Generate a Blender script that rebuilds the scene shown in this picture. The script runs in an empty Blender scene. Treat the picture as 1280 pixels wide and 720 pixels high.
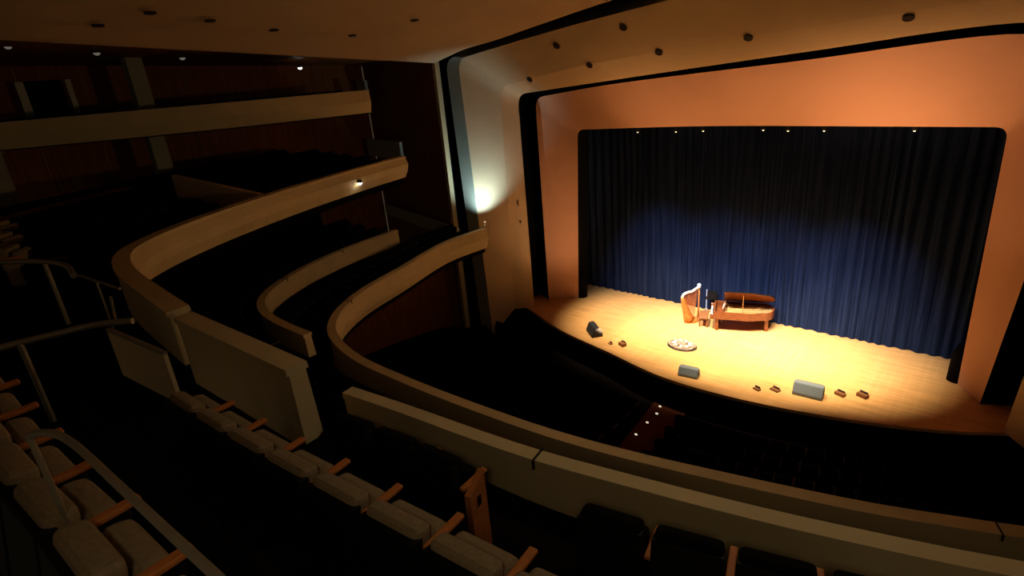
import bpy, bmesh, math, random
from mathutils import Vector, Matrix
random.seed(7)
SC = bpy.context.scene
COL = SC.collection

# ------------------------------------------------------------------ camera
ZC = 12.06                      # eye height above the stage floor (z = 0), metres
F = 700.0                       # focal length in pixels of a 1280 px wide frame
AX = Vector((0.7497943, 0.17731611, -0.63746961))   # world X seen in camera axes (right, down, forward)
AZ = Vector((-0.08100669, -0.93157691, -0.35440426))
AY = AX.cross(AZ)
if AY.z < 0: AY = -AY
EYE = Vector((0, 0, ZC))
right = Vector((AX.x, AY.x, AZ.x)); down = Vector((AX.y, AY.y, AZ.y)); fwd = Vector((AX.z, AY.z, AZ.z))
cam_d = bpy.data.cameras.new('camera'); cam = bpy.data.objects.new('camera', cam_d); COL.objects.link(cam)
R = Matrix((right, -down, -fwd)).transposed()
cam.matrix_world = Matrix.Translation(EYE) @ R.to_4x4()
cam_d.sensor_fit = 'HORIZONTAL'; cam_d.sensor_width = 36; cam_d.lens = 36 * F / 1280
cam_d.clip_start = 0.05; cam_d.clip_end = 300
SC.camera = cam

# ------------------------------------------------------------------ exposure, world
SC.view_settings.view_transform = 'Standard'; SC.view_settings.look = 'None'
SC.view_settings.exposure = 0.0; SC.view_settings.gamma = 1.0
SC.view_settings.use_curve_mapping = False
w = bpy.data.worlds.new('house'); SC.world = w; w.use_nodes = True
w.node_tree.nodes['Background'].inputs[0].default_value = (1.0, 0.72, 0.42, 1)
w.node_tree.nodes['Background'].inputs[1].default_value = 0.04
SC.cycles.use_denoising = True
SC.cycles.max_bounces = 8; SC.cycles.diffuse_bounces = 5; SC.cycles.sample_clamp_indirect = 4.0

# ------------------------------------------------------------------ lights of the hall, with added unseen fill spots
def spot(name, loc, aim, energy, color, angle, blend=0.5, size=0.12):
    l = bpy.data.lights.new(name, 'SPOT'); l.energy = energy; l.color = color
    l.spot_size = math.radians(angle); l.spot_blend = blend; l.shadow_soft_size = size
    o = bpy.data.objects.new(name, l); COL.objects.link(o); o.location = loc
    o.rotation_euler = (Vector(aim) - Vector(loc)).to_track_quat('-Z', 'Y').to_euler()
    return o
WARM = (1.0, 0.78, 0.52)
spot('stage_spot', (-13.4, 19.6, 10.8), (-12.9, 23.0, 0), 11000, WARM, 46, 1.0)
spot('stage_spot', (-10.2, 19.6, 10.9), (-9.6, 22.6, 0), 13000, WARM, 48, 1.0)
spot('stage_spot', (-6.8, 19.6, 10.9), (-6.6, 22.6, 0), 13000, WARM, 48, 1.0)
spot('stage_spot', (-4.0, 19.6, 10.8), (-4.2, 23.4, 0), 11000, WARM, 44, 1.0)
for x_ in (-13.2, -10.6, -7.9, -5.2):
    spot('curtain_fill', (x_, 19.6, 10.8), (x_ + (0.3 if x_ < -12 else 0.9), 26, -1.2), 3700, (0.72, 0.80, 1.0), 46, 1.0)  # added unseen cool spots that brighten the curtain foot
# added unseen warm uplights at the stage front, in place of floor bounce
for x_, y_, e_ in ((-12.2, 20.3, 1300), (-6.0, 19.9, 1800), (-3.4, 21.1, 1900), (-1.5, 21.4, 1000)):
    spot('portal_bounce_fill', (x_, y_, 0.3), (x_ * 0.9, 23.2, 11), e_, (1.0, 0.54, 0.27), 48, 1.0, 0.3)
spot('portal_bounce_fill', (-13.2, 20.4, 0.3), (-18.6, 23.2, 5.0), 700, (1.0, 0.60, 0.34), 60, 1.0, 0.3)  # added unseen uplight for the left side of the portal
spot('side_fill', (4.6, 9.5, 10.5), (-24, 9.5, 8.5), 1120, (1.0, 0.68, 0.36), 66, 1.0, 0.3)  # added unseen fill from the right, brightening the balcony fronts
spot('house_fill', (-2.5, 8.0, 13.4), (-3.4, 4.5, 8), 200, (1.0, 0.82, 0.54), 110, 0.9, 0.3)  # added unseen fill from above for parapet caps and seat tops
spot('rear_fill', (0.6, -1.0, 13.1), (-2.2, 3.6, 7.6), 85, (1.0, 0.80, 0.52), 95, 1.0, 0.3)  # added unseen fill above the camera for the near parapet face
_p = (-19.35, 18.95, 5.5)
spot('panel_spot', _p, (-20.3, 19.9, 7.3), 700, (0.52, 0.82, 1.0), 105, 1.0, 0.03)

# ------------------------------------------------------------------ pixel rays -> world points
def ray(px, py):
    r = Vector((px - 640, py - 360, F)); return Vector((r.dot(AX), r.dot(AY), r.dot(AZ)))
def pz(px, py, z):
    r = ray(px, py); return EYE + r * ((z - ZC) / r.z)
def py_(px, py, Y):
    r = ray(px, py); return EYE + r * (Y / r.y)
def px_(px, py, X):
    r = ray(px, py); return EYE + r * (X / r.x)

# ------------------------------------------------------------------ materials
def mat(name, col, rough=0.7, metal=0.0, spec=0.3, var=0.0, scale=8.0, kind='noise', col2=None, stretch=(1, 1, 1), emit=None, bump=0.0, sheen=0.0):
    m = bpy.data.materials.new(name); m.use_nodes = True; nt = m.node_tree; b = nt.nodes['Principled BSDF']
    b.inputs['Roughness'].default_value = rough; b.inputs['Metallic'].default_value = metal
    b.inputs['Specular IOR Level'].default_value = spec
    if sheen: b.inputs['Sheen Weight'].default_value = sheen
    c = tuple(col) + (1,)
    b.inputs['Base Color'].default_value = c
    if var or col2:
        tc = nt.nodes.new('ShaderNodeTexCoord'); mp = nt.nodes.new('ShaderNodeMapping'); mp.inputs['Scale'].default_value = stretch
        nt.links.new(tc.outputs['Object'], mp.inputs['Vector'])
        n = nt.nodes.new('ShaderNodeTexNoise'); n.inputs['Scale'].default_value = scale; n.inputs['Detail'].default_value = 5
        nt.links.new(mp.outputs[0], n.inputs['Vector'])
        rp = nt.nodes.new('ShaderNodeValToRGB'); rp.color_ramp.elements[0].position = 0.3; rp.color_ramp.elements[1].position = 0.7
        c2 = tuple(col2) if col2 else tuple(x * (1 - var) for x in col)
        rp.color_ramp.elements[0].color = c2 + (1,); rp.color_ramp.elements[1].color = c
        nt.links.new(n.outputs['Fac'], rp.inputs[0]); nt.links.new(rp.outputs[0], b.inputs['Base Color'])
        if bump:
            bp = nt.nodes.new('ShaderNodeBump'); bp.inputs['Strength'].default_value = bump; bp.inputs['Distance'].default_value = 0.01
            nt.links.new(n.outputs['Fac'], bp.inputs['Height']); nt.links.new(bp.outputs[0], b.inputs['Normal'])
    if emit:
        b.inputs['Emission Color'].default_value = tuple(emit[:3]) + (1,); b.inputs['Emission Strength'].default_value = emit[3]
    return m

def planks(name, c1, c2, mortar, size, rot=0.0, rough=0.45, w_=2.4, h_=0.09):
    m = bpy.data.materials.new(name); m.use_nodes = True; nt = m.node_tree; b = nt.nodes['Principled BSDF']
    tc = nt.nodes.new('ShaderNodeTexCoord'); mp = nt.nodes.new('ShaderNodeMapping'); mp.inputs['Rotation'].default_value = (0, 0, rot)
    nt.links.new(tc.outputs['Object'], mp.inputs[0])
    br = nt.nodes.new('ShaderNodeTexBrick'); br.inputs['Color1'].default_value = c1 + (1,); br.inputs['Color2'].default_value = c2 + (1,)
    br.inputs['Mortar'].default_value = mortar + (1,); br.inputs['Scale'].default_value = 1; br.inputs['Mortar Size'].default_value = 0.004
    br.inputs['Brick Width'].default_value = w_; br.inputs['Row Height'].default_value = h_
    nt.links.new(mp.outputs[0], br.inputs[0])
    n = nt.nodes.new('ShaderNodeTexNoise'); n.inputs['Scale'].default_value = 1.2; n.inputs['Detail'].default_value = 6
    mp2 = nt.nodes.new('ShaderNodeMapping'); mp2.inputs['Scale'].default_value = (0.5, 5, 1); mp2.inputs['Rotation'].default_value = (0, 0, rot)
    nt.links.new(tc.outputs['Object'], mp2.inputs[0]); nt.links.new(mp2.outputs[0], n.inputs['Vector'])
    mx = nt.nodes.new('ShaderNodeMixRGB'); mx.blend_type = 'MULTIPLY'; mx.inputs[0].default_value = 0.5
    nt.links.new(br.outputs[0], mx.inputs[1]); nt.links.new(n.outputs['Fac'], mx.inputs[2])
    nt.links.new(mx.outputs[0], b.inputs['Base Color']); b.inputs['Roughness'].default_value = rough; b.inputs['Specular IOR Level'].default_value = 0.25
    return m

PLASTER = mat('cream_plaster', (0.62, 0.44, 0.25), 0.85, var=0.10, scale=0.7)
PORTAL = mat('portal_plaster', (0.66, 0.35, 0.21), 0.85, var=0.07, scale=0.4)
CEILM = mat('ceiling_plaster', (0.55, 0.38, 0.22), 0.9, var=0.08, scale=0.4)
RAILM = mat('cream_painted_plaster', (0.60, 0.46, 0.24), 0.7, var=0.12, scale=1.4)
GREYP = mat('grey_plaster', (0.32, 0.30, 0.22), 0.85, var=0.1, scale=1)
WOODW = mat('walnut_panelling', (0.24, 0.080, 0.018), 0.6, spec=0.1, col2=(0.14, 0.042, 0.010), scale=3, stretch=(3, 3, 0.25))
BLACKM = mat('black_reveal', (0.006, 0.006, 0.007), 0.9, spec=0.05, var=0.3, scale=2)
CARPET = mat('black_carpet', (0.010, 0.008, 0.008), 1.0, spec=0.0, var=0.4, scale=30)
STAGEW = planks('maple_stage_boards', (0.88, 0.50, 0.19), (0.84, 0.47, 0.165), (0.78, 0.435, 0.15), 1, math.radians(90), w_=6.0, h_=0.14)
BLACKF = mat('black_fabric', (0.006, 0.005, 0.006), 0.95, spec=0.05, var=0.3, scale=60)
SHELL = mat('black_shell', (0.005, 0.0045, 0.0045), 0.6, spec=0.15, var=0.2, scale=20)
ARMD = mat('dark_walnut_arm', (0.05, 0.022, 0.010), 0.4, spec=0.4, var=0.3, scale=10)
TANF = mat('taupe_fabric', (0.29, 0.21, 0.12), 0.95, spec=0.05, var=0.22, scale=40, bump=0.3)
ARMW = mat('orange_varnished_wood', (0.62, 0.21, 0.055), 0.55, spec=0.2, col2=(0.42, 0.13, 0.03), scale=10, stretch=(8, 1, 8))
METAL = mat('dull_steel', (0.34, 0.29, 0.20), 0.5, metal=0.6, var=0.15, scale=12)
CHROME = mat('chrome', (0.8, 0.8, 0.78), 0.15, metal=1.0, var=0.05, scale=10)
GUNM = mat('charcoal_metal', (0.05, 0.05, 0.055), 0.5, metal=0.3, var=0.2, scale=20)
GREYM = mat('grey_speaker_cloth', (0.22, 0.27, 0.30), 0.8, spec=0.2, var=0.3, scale=90)
DARKM = mat('black_speaker_cabinet', (0.025, 0.03, 0.035), 0.6, var=0.3, scale=60)
PIANOW = mat('polished_mahogany', (0.27, 0.078, 0.022), 0.28, spec=0.5, col2=(0.09, 0.026, 0.008), scale=4, stretch=(1, 6, 6))
LIDM = mat('black_lacquer', (0.012, 0.010, 0.010), 0.25, spec=0.3, var=0.2, scale=4)
GOLDM = mat('gilded_wood', (0.66, 0.26, 0.06), 0.35, metal=0.35, col2=(0.45, 0.14, 0.03), scale=9)
PALE = mat('ivory_white', (0.85, 0.80, 0.70), 0.4, var=0.1, scale=30)
BLUEW = mat('pale_blue_enamel', (0.50, 0.62, 0.95), 0.35, var=0.15, scale=30)
IRON = mat('gilt_iron_plate', (0.75, 0.48, 0.20), 0.4, metal=0.5, var=0.3, scale=14)
CURT = mat('navy_velvet', (0.021, 0.035, 0.088), 1.0, spec=0.0, col2=(0.007, 0.012, 0.034), scale=1.3, stretch=(9, 9, 0.25))
HOLE = mat('dark_fitting', (0.02, 0.012, 0.008), 0.8, var=0.2, scale=30)
LAMPW = mat('lit_lamp_lens', (1, 1, 1), 0.5, emit=(1.0, 0.95, 0.82, 9), var=0.05, scale=10)
LAMPD = mat('dim_lamp_lens', (0.3, 0.3, 0.3), 0.5, emit=(1.0, 0.9, 0.75, 0.10), var=0.05, scale=10)
LAMPS = mat('small_lamp_lens', (1, 1, 1), 0.5, emit=(1.0, 0.8, 0.5, 2.2), var=0.05, scale=10)
STEPL = mat('step_light_lens', (1, 1, 1), 0.5, emit=(1.0, 0.85, 0.6, 0.8), var=0.05, scale=10)
CABLE = mat('pale_cable', (0.50, 0.38, 0.30), 0.6, col2=(0.14, 0.09, 0.06), scale=9)
BROWNB = mat('brown_floor_box', (0.22, 0.09, 0.03), 0.6, var=0.3, scale=30)
JOINT = mat('light_timber_joint', (0.30, 0.14, 0.05), 0.6, var=0.2, scale=5)
DOORM = mat('white_painted_frame', (0.55, 0.50, 0.38), 0.6, var=0.1, scale=4)

# ------------------------------------------------------------------ mesh helpers
def obj(name, bm, m, parent=None, smooth=False):
    me = bpy.data.meshes.new(name)
    bmesh.ops.recalc_face_normals(bm, faces=bm.faces)
    bm.to_mesh(me); bm.free()
    if smooth:
        for p in me.polygons: p.use_smooth = True
    for mm in (m if isinstance(m, (list, tuple)) else [m]): me.materials.append(mm)
    o = bpy.data.objects.new(name, me); COL.objects.link(o)
    if parent: o.parent = parent
    return o
def tag(o, label, cat, group=None):
    o['label'] = label; o['category'] = cat
    if group: o['group'] = group
    return o
def struct(o): o['kind'] = 'structure'; return o
def thing(name, label, cat, loc=(0, 0, 0), rz=0.0, group=None):
    o = bpy.data.objects.new(name, None); COL.objects.link(o); o.location = loc; o.rotation_euler = (0, 0, rz)
    return tag(o, label, cat, group)
def box(bm, c, s, rot=None, bev=0.0, mi=0, taper=None):
    v = []
    for sx in (-1, 1):
        for sy in (-1, 1):
            for sz in (-1, 1):
                k = taper if (taper and sz > 0) else (1, 1)
                p = Vector((sx * s[0] / 2 * k[0], sy * s[1] / 2 * k[1], sz * s[2] / 2))
                if rot: p = rot @ p
                v.append(bm.verts.new(p + Vector(c)))
    fs = []
    for q in ((0, 1, 3, 2), (4, 6, 7, 5), (0, 4, 5, 1), (2, 3, 7, 6), (0, 2, 6, 4), (1, 5, 7, 3)):
        f = bm.faces.new([v[i] for i in q]); f.material_index = mi; fs.append(f)
    if bev:
        es = list({e for f in fs for e in f.edges})
        bmesh.ops.bevel(bm, geom=es, offset=bev, segments=3, affect='EDGES', profile=0.6)
def tube(bm, pts, r, n=8, mi=0, closed=False):
    pts = [Vector(p) for p in pts]; rings = []; N = len(pts)
    rr = r if isinstance(r, (list, tuple)) else [r] * N
    up = None
    for i, p in enumerate(pts):
        if closed: t = pts[(i + 1) % N] - pts[i - 1]
        else: t = pts[min(i + 1, N - 1)] - pts[max(i - 1, 0)]
        t.normalize()
        if up is None: up = Vector((0, 0, 1)) if abs(t.z) < 0.9 else Vector((1, 0, 0))
        a = t.cross(up).normalized(); b = a.cross(t).normalized(); up = b
        rings.append([bm.verts.new(p + (a * math.cos(2 * math.pi * k / n) + b * math.sin(2 * math.pi * k / n)) * rr[i]) for k in range(n)])
    for i in range(N if closed else N - 1):
        A, B = rings[i], rings[(i + 1) % N]
        for k in range(n):
            f = bm.faces.new((A[k], A[(k + 1) % n], B[(k + 1) % n], B[k])); f.material_index = mi
    if not closed:
        for q in (rings[0], rings[-1][::-1]):
            f = bm.faces.new(q); f.material_index = mi
def lathe(bm, prof, n=20, c=(0, 0, 0), mi=0):
    rings = []
    for r, z in prof:
        rings.append([bm.verts.new((c[0] + max(r, 1e-4) * math.cos(2 * math.pi * k / n), c[1] + max(r, 1e-4) * math.sin(2 * math.pi * k / n), c[2] + z)) for k in range(n)])
    for A, B in zip(rings, rings[1:]):
        for k in range(n):
            f = bm.faces.new((A[k], A[(k + 1) % n], B[(k + 1) % n], B[k])); f.material_index = mi
    bm.faces.new(rings[0][::-1]).material_index = mi; bm.faces.new(rings[-1]).material_index = mi
def prism(bm, poly, z0, z1, mi=0):
    a = [bm.verts.new((p[0], p[1], z0)) for p in poly]; b = [bm.verts.new((p[0], p[1], z1)) for p in poly]
    bm.faces.new(a[::-1]).material_index = mi; bm.faces.new(b).material_index = mi
    for i in range(len(poly)):
        j = (i + 1) % len(poly); bm.faces.new((a[i], a[j], b[j], b[i])).material_index = mi
def smooth_path(pts, step=0.35):
    P = [Vector(p) for p in pts]; out = []
    Q = [2 * P[0] - P[1]] + P + [2 * P[-1] - P[-2]]
    for i in range(1, len(Q) - 2):
        p0, p1, p2, p3 = Q[i - 1], Q[i], Q[i + 1], Q[i + 2]
        a = max((p1 - p0).length, 1e-3) ** 0.5; b = max((p2 - p1).length, 1e-3) ** 0.5; c = max((p3 - p2).length, 1e-3) ** 0.5
        m1 = (p1 - p0) / a - (p2 - p0) / (a + b) + (p2 - p1) / b; m2 = (p2 - p1) / b - (p3 - p1) / (b + c) + (p3 - p2) / c
        m1 *= b; m2 *= b
        n = max(2, int((p2 - p1).length / step))
        for k in range(n):
            t = k / n
            out.append(p1 * (2 * t**3 - 3 * t**2 + 1) + m1 * (t**3 - 2 * t**2 + t) + p2 * (-2 * t**3 + 3 * t**2) + m2 * (t**3 - t**2))
    out.append(P[-1]); return out
def normals2d(path, side):
    ns = []
    for i in range(len(path)):
        t = path[min(i + 1, len(path) - 1)] - path[max(i - 1, 0)]
        n = Vector((t.y, -t.x, 0)).normalized() * side; ns.append(n)
    return ns
def sweep(bm, path, prof, side=1, mi=None):
    """closed profile [(n, dz)] carried along path; n counts towards `side`."""
    ns = normals2d(path, side); rings = []
    for p, n in zip(path, ns): rings.append([bm.verts.new(p + n * a + Vector((0, 0, b))) for a, b in prof])
    K = len(prof)
    for A, B in zip(rings, rings[1:]):
        for k in range(K):
            f = bm.faces.new((A[k], A[(k + 1) % K], B[(k + 1) % K], B[k]))
            if mi: f.material_index = mi[k]
    bm.faces.new(rings[0][::-1]); bm.faces.new(rings[-1])
def offset(path, d, side):
    ns = normals2d(path, side); out = [p + n * d for p, n in zip(path, ns)]
    return out
def strip(bm, A, B, mi=0):
    a = [bm.verts.new(p) for p in A]; b = [bm.verts.new(p) for p in B]
    for i in range(len(a) - 1): bm.faces.new((a[i], a[i + 1], b[i + 1], b[i])).material_index = mi
def arclen(path):
    s = [0.0]
    for a, b in zip(path, path[1:]): s.append(s[-1] + (b - a).length)
    return s
def at_len(path, S, d):
    for i in range(len(S) - 1):
        if S[i + 1] >= d:
            t = (d - S[i]) / max(S[i + 1] - S[i], 1e-6); return path[i].lerp(path[i + 1], t), (path[i + 1] - path[i]).normalized()
    return path[-1], (path[-1] - path[-2]).normalized()

# ------------------------------------------------------------------ stage
LIP = [pz(x, y, 0) for x, y in ((655, 388), (700, 412), (760, 440), (830, 472), (930, 500), (1060, 524), (1180, 538), (1262, 541))]
LIP[0] = Vector((-19.3, 21.6, 0)); lip = smooth_path(LIP, 0.5)
lip[-1:] = [lip[-1], Vector((3.2, 22.6, 0))]
bm = bmesh.new()
poly = [(p.x, p.y) for p in lip] + [(4.5, 23.5), (4.5, 28.5), (-23, 28.5), (-23, 22.0)]
prism(bm, poly, -0.12, 0.0)
struct(obj('floor', bm, STAGEW))                       # the stage floor
bm = bmesh.new(); sweep(bm, lip, [(-0.03, -0.12), (-0.03, -1.3), (0.25, -1.3), (0.25, -0.12)], -1)
struct(obj('wall_stage_front', bm, BLACKM))
# stage curtain: one wide pleated drape
bm = bmesh.new(); top = []; bot = []; N = 1500
for i in range(N + 1):
    X = -20.5 + 23.5 * i / N
    a = math.sin(X * 15.2 + 2.3 * math.sin(X * 1.7)) ; b = math.sin(X * 4.1 + 2 * math.sin(X * 0.6))
    yy = 26.0 + 0.055 * a + 0.02 * b
    bot.append(Vector((X, yy, 0.02))); top.append(Vector((X + 0.01 * b, 26.0 + 0.04 * a + 0.02 * b, 10.6)))
strip(bm, bot, top)
tag(obj('stage_curtain', bm, CURT, smooth=True), 'tall navy pleated curtain closing the back of the stage', 'curtain')

# ------------------------------------------------------------------ proscenium portals
def ring(pts):  return [Vector(p) for p in pts]
def rounded(pts, r=0.55, n=5):
    """rounds the corners of an open 3-D polyline"""
    out = [pts[0]]
    for i in range(1, len(pts) - 1):
        a, p, b = pts[i - 1], pts[i], pts[i + 1]
        u = (a - p).normalized(); v = (b - p).normalized()
        for k in range(n + 1):
            t = k / n; q = (p + u * r) * (1 - t) ** 2 + p * 2 * t * (1 - t) + (p + v * r) * t ** 2; out.append(q)
    out.append(pts[-1]); return out
def frame(lb, lt, tops, rt, rb, r=0.6):
    """left foot, left corner, head points, right corner, right foot -> resampled polyline with equal counts"""
    pl = rounded([lb, lt] + tops + [rt, rb], r) if not tops else None
    if pl is None:
        a = rounded([lb, lt, tops[0]], r); b = rounded([tops[-1], rt, rb], r); pl = a + tops[1:-1] + b
    return pl
def resample(pl, n):
    S = arclen(pl); return [at_len(pl, S, S[-1] * i / (n - 1))[0] for i in range(n)]
def seg_resample(lb, lt, tops, rt, rb, r=0.6):
    head = [lt] + tops + [rt]
    a = rounded([lb, lt, head[1]], r, 6)[:-1]; b = rounded([head[-2], rt, rb], r, 6)[1:]
    left = resample(a[:1] + a[1:2], 12)[:-1] + a[1:]
    H = [a[-1]] + [head[i] for i in range(1, len(head) - 1)] + [b[0]]
    mid = resample(smooth_path(H, 0.4), 40)[1:-1]
    rightp = b[:-1] + resample([b[-2], b[-1]], 12)[1:]
    return left + mid + rightp
Z0 = -1.3
def foot(top, bottom_pt, z=0.0):
    t = (z - top.z) / (bottom_pt.z - top.z); return top.lerp(bottom_pt, t)
# opening (inner edge) in the plane Y = 24
oTL, oTR = py_(722, 162, 24), py_(1261, 159, 24)
oBL, oBR = Vector((-17.3, 24, 0)), Vector((-0.22, 24, 0))
OPEN = seg_resample(oBL, oTL, [py_(890, 157.5, 24), py_(1080, 158, 24)], oTR, oBR, 0.35)
# slot 1 inner edge
aTL = py_(669, 122, 22.9); aBL = Vector((-18.57, 22.9, 0)); 
aTR = Vector((1.25, 22.6, 11.5)); aBR = Vector((0.5, 22.9, 0))
S1I = seg_resample(aBL, aTL, [py_(760, 106, 22.2), py_(1000, 76, 21.4), py_(1280, 42, 21.4)], aTR, aBR, 0.6)
# slot 1 outer edge
bTL = py_(647, 118, 21.7); bBL = Vector((-18.65, 21.7, 0)); bBL = py_(668, 383, 21.7)
bTR = Vector((1.8, 21.2, 11.9)); bBR = Vector((1.2, 21.4, 0))
S1O = seg_resample(foot(bTL, bBL), bTL, [py_(760, 101, 21.0), py_(1000, 66, 20.2), py_(1280, 28, 20.2)], bTR, bBR, 0.6)
# crease ring
cTL = py_(625, 108, 20.9); cBL = py_(643, 385, 20.9)
cTR = Vector((2.4, 20.4, 12.5)); cBR = Vector((1.8, 20.6, 0))
CRE = seg_resample(foot(cTL, cBL), cTL, [py_(740, 80, 19.8), py_(1000, 36, 19.2), py_(1280, -4, 19.2)], cTR, cBR, 0.7)
# slot 0 inner edge
dTL = py_(572, 74, 19.7); dBL = py_(612, 385, 19.7)
dTR = Vector((3.6, 18.5, 13.8)); dBR = Vector((3.0, 18.8, 0))
S0I = seg_resample(foot(dTL, dBL, Z0), dTL, [py_(700, 36, 18.6), py_(860, -6, 17.6), py_(1000, -40, 17.4), py_(1280, -95, 17.4)], dTR, dBR, 0.7)
# slot 0 outer edge (behind the main ceiling edge)
eTL = py_(553, 77, 20.3); eBL = py_(594, 385, 20.3)
def shell(name, A, B, m, label=None, cat=None):
    bm = bmesh.new(); strip(bm, A, B); o = obj(name, bm, m, smooth=False); return o
def surface(rows, m, name):
    bm = bmesh.new()
    V = [[bm.verts.new(p) for p in r] for r in rows]
    for a, b in zip(V, V[1:]):
        for i in range(len(a) - 1): bm.faces.new((a[i], a[i + 1], b[i + 1], b[i]))
    return obj(name, bm, m, smooth=True)
def mid(A, B, t=0.5): return [a.lerp(b, t) for a, b in zip(A, B)]
back = [p + Vector((0, 0.9, 0)) for p in OPEN]
struct(surface([S1I, mid(S1I, OPEN), OPEN], PORTAL, 'wall_proscenium'))
struct(surface([OPEN, back], BLACKM, 'trim_1'))
# black slot between the two portals: a deep dark recess
def grow(A, d, dy):
    c = Vector((-8.8, 0, 4)); out = []
    for p in A:
        v = Vector((p.x - c.x, 0, p.z - c.z)); k = Vector((math.copysign(d, v.x) if abs(v.x) > 7.5 else 0, dy, d if p.z > 9.5 else 0)); out.append(p + k)
    return out
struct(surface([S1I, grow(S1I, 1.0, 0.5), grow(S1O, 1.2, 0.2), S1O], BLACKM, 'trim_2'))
struct(surface([S1O, CRE], PLASTER, 'wall_inner_portal'))
struct(surface([CRE, mid(CRE, S0I), S0I], PLASTER, 'wall_outer_portal'))
# return of the outer portal (greyer) and the black first slot
RET = [p + (Vector((-0.85, 0.0, 0.05)) if p.x < -19.7 else Vector((-0.5 if p.x < -15 else 0, 0.8, 0.6))) for p in S0I]
struct(surface([S0I, mid(S0I, RET), RET], GREYP, 'trim_3'))
P1 = py_(543, 79, 19.3)
# main ceiling: sloping plane down to the portal
P3 = EYE + ray(0, 50) * (18.0 / ray(0, 50).length)
P2 = py_(775, 0, 17.4)
P2b = py_(1000, -80, 16.8)
nrm = (P2 - P1).cross(P3 - P1).normalized()
def on_ceil(x, y): return Vector((x, y, P1.z - (nrm.x * (x - P1.x) + nrm.y * (y - P1.y)) / nrm.z))
edge_dir = (P3 - P1)
L0 = P1 + edge_dir * 1.9
# slot front edge of the ceiling
P2 = py_(760, 2, 17.4)
front = smooth_path([P1, py_(580, 62, 18.9), py_(620, 50, 18.5), py_(680, 29, 18.0), P2, on_ceil(P2b.x, P2b.y), on_ceil(-3, 16.2), on_ceil(3.5, 17)], 0.5)
bm = bmesh.new()
base = [P1.lerp(L0, i / (len(front) - 1)) for i in range(len(front))]
a = [bm.verts.new(p) for p in front]; far = [bm.verts.new(on_ceil(P1.x + (3.5 - P1.x) * i / (len(front) - 1), -9)) for i in range(len(front))]
e1 = bm.verts.new(on_ceil(L0.x, L0.y))
for i in range(len(front) - 1): bm.faces.new((a[i], a[i + 1], far[i + 1], far[i]))
# side edge: from P1 straight to L0
bm2 = bmesh.new()
tri = [P1, L0, on_ceil(L0.x, -9), on_ceil(P1.x, -9)]
bm.free(); bm = bmesh.new()
outline = list(front) + [on_ceil(4.5, 12), on_ceil(4.5, -9), on_ceil(L0.x, -9), L0]
def mean_top(p): return p + Vector((0, 0, 0.3))
fa = bm.faces.new([bm.verts.new(p) for p in outline]); bmesh.ops.triangulate(bm, faces=[fa])
bm2.free()
struct(obj('ceiling', bm, CEILM))
bm = bmesh.new(); strip(bm, [p for p in [L0] + list(front)], [p + Vector((0, 0, 0.8)) for p in [L0] + list(front)])
struct(obj('trim_4', bm, BLACKM))
# black band above the first slot
bm = bmesh.new(); up = [p + Vector((-0.3, 1.2, 1.1)) for p in front]
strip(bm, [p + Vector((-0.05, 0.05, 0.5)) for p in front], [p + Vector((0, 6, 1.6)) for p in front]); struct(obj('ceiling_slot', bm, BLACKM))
def dark_rows(p):
    if p.x < -15 and p.z < 12.6: return [p, p + Vector((0.0, 1.3, 0)), Vector((-22.6, 21.6, p.z)), Vector((-22.1, 19.5, p.z))]
    return [p, p + Vector((0, 1.3, 0.5)), p + Vector((0, 1.0, 1.6)), p + Vector((-1.0 if p.x < -15 else 0, -0.4, 2.0))]
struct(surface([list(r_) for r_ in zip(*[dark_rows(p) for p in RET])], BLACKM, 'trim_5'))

# gold timber edge and the walnut side wall
WD = Vector((-0.968, 0.249, 0))
W0 = Vector((P1.x, P1.y, 0))
WBOT = px_(570, 285, -21.65)
bm = bmesh.new()
g0t = P1 + Vector((0.05, 0, 1.0)); gb = Vector((-21.75, 19.28, Z0))
for (s0, s1, m_) in ((0.0, 0.26, 0),):
    A = W0 + WD * 0.28; B = W0
    box_pts = [A, B]
    prism(bm, [(B.x, B.y), (A.x, A.y), (A.x + 0.05, A.y + 0.25), (B.x + 0.05, B.y + 0.25)], Z0, 14.2)
struct(obj('trim_6', bm, RAILM))
bm = bmesh.new()
A = W0 + WD * 0.28; B = W0 + WD * 9.6
prism(bm, [(A.x, A.y), (B.x, B.y), (B.x + .05, B.y + .25), (A.x + .05, A.y + .25)], Z0, 15.5)
struct(obj('wall_side', bm, WOODW))
# wall joints are thin grooves: narrow vertical strips
# ------------------------------------------------------------------ ring paths (plan curves of the parapets)
def ringpath(pix, z, step=0.35): return smooth_path([pz(x, y, z) for x, y in pix], step)
ZU, ZB, ZD, ZCC, ZE = ZC - 3.0, ZC - 6.8, ZC - 6.2, ZC - 3.6, ZC - 3.0
U = ringpath([(503, 195), (450, 209), (350, 238), (250, 271), (185, 297), (157, 313), (151, 326), (162, 343), (190, 364), (222, 386)], ZU)
B = ringpath([(606, 285), (560, 301), (500, 335), (450, 364), (423, 388), (414, 408), (420, 424), (445, 446), (500, 472), (600, 511), (700, 545), (800, 572), (900, 595), (1000, 617), (1100, 637), (1200, 653), (1300, 668), (1420, 684)], ZB)
D = ringpath([(495, 287), (425, 313), (370, 339), (336, 362), (326, 377), (332, 391), (355, 405), (384, 417)], ZD)
T = ringpath([(464, 114), (400, 117), (300, 121), (150, 127), (0, 131), (-120, 135)], ZC - 0.1, 0.6)
Tb = ringpath([(464, 140), (300, 158), (150, 173), (0, 187), (-120, 199)], ZC - 1.05, 0.6)
T = [Vector((p.x, p.y, ZC - 0.1)) for p in Tb]
Cp = ringpath([(434, 487), (500, 509), (600, 545), (672, 569), (800, 604), (900, 630), (1000, 654), (1100, 676), (1200, 697), (1350, 725)], ZCC)
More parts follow.
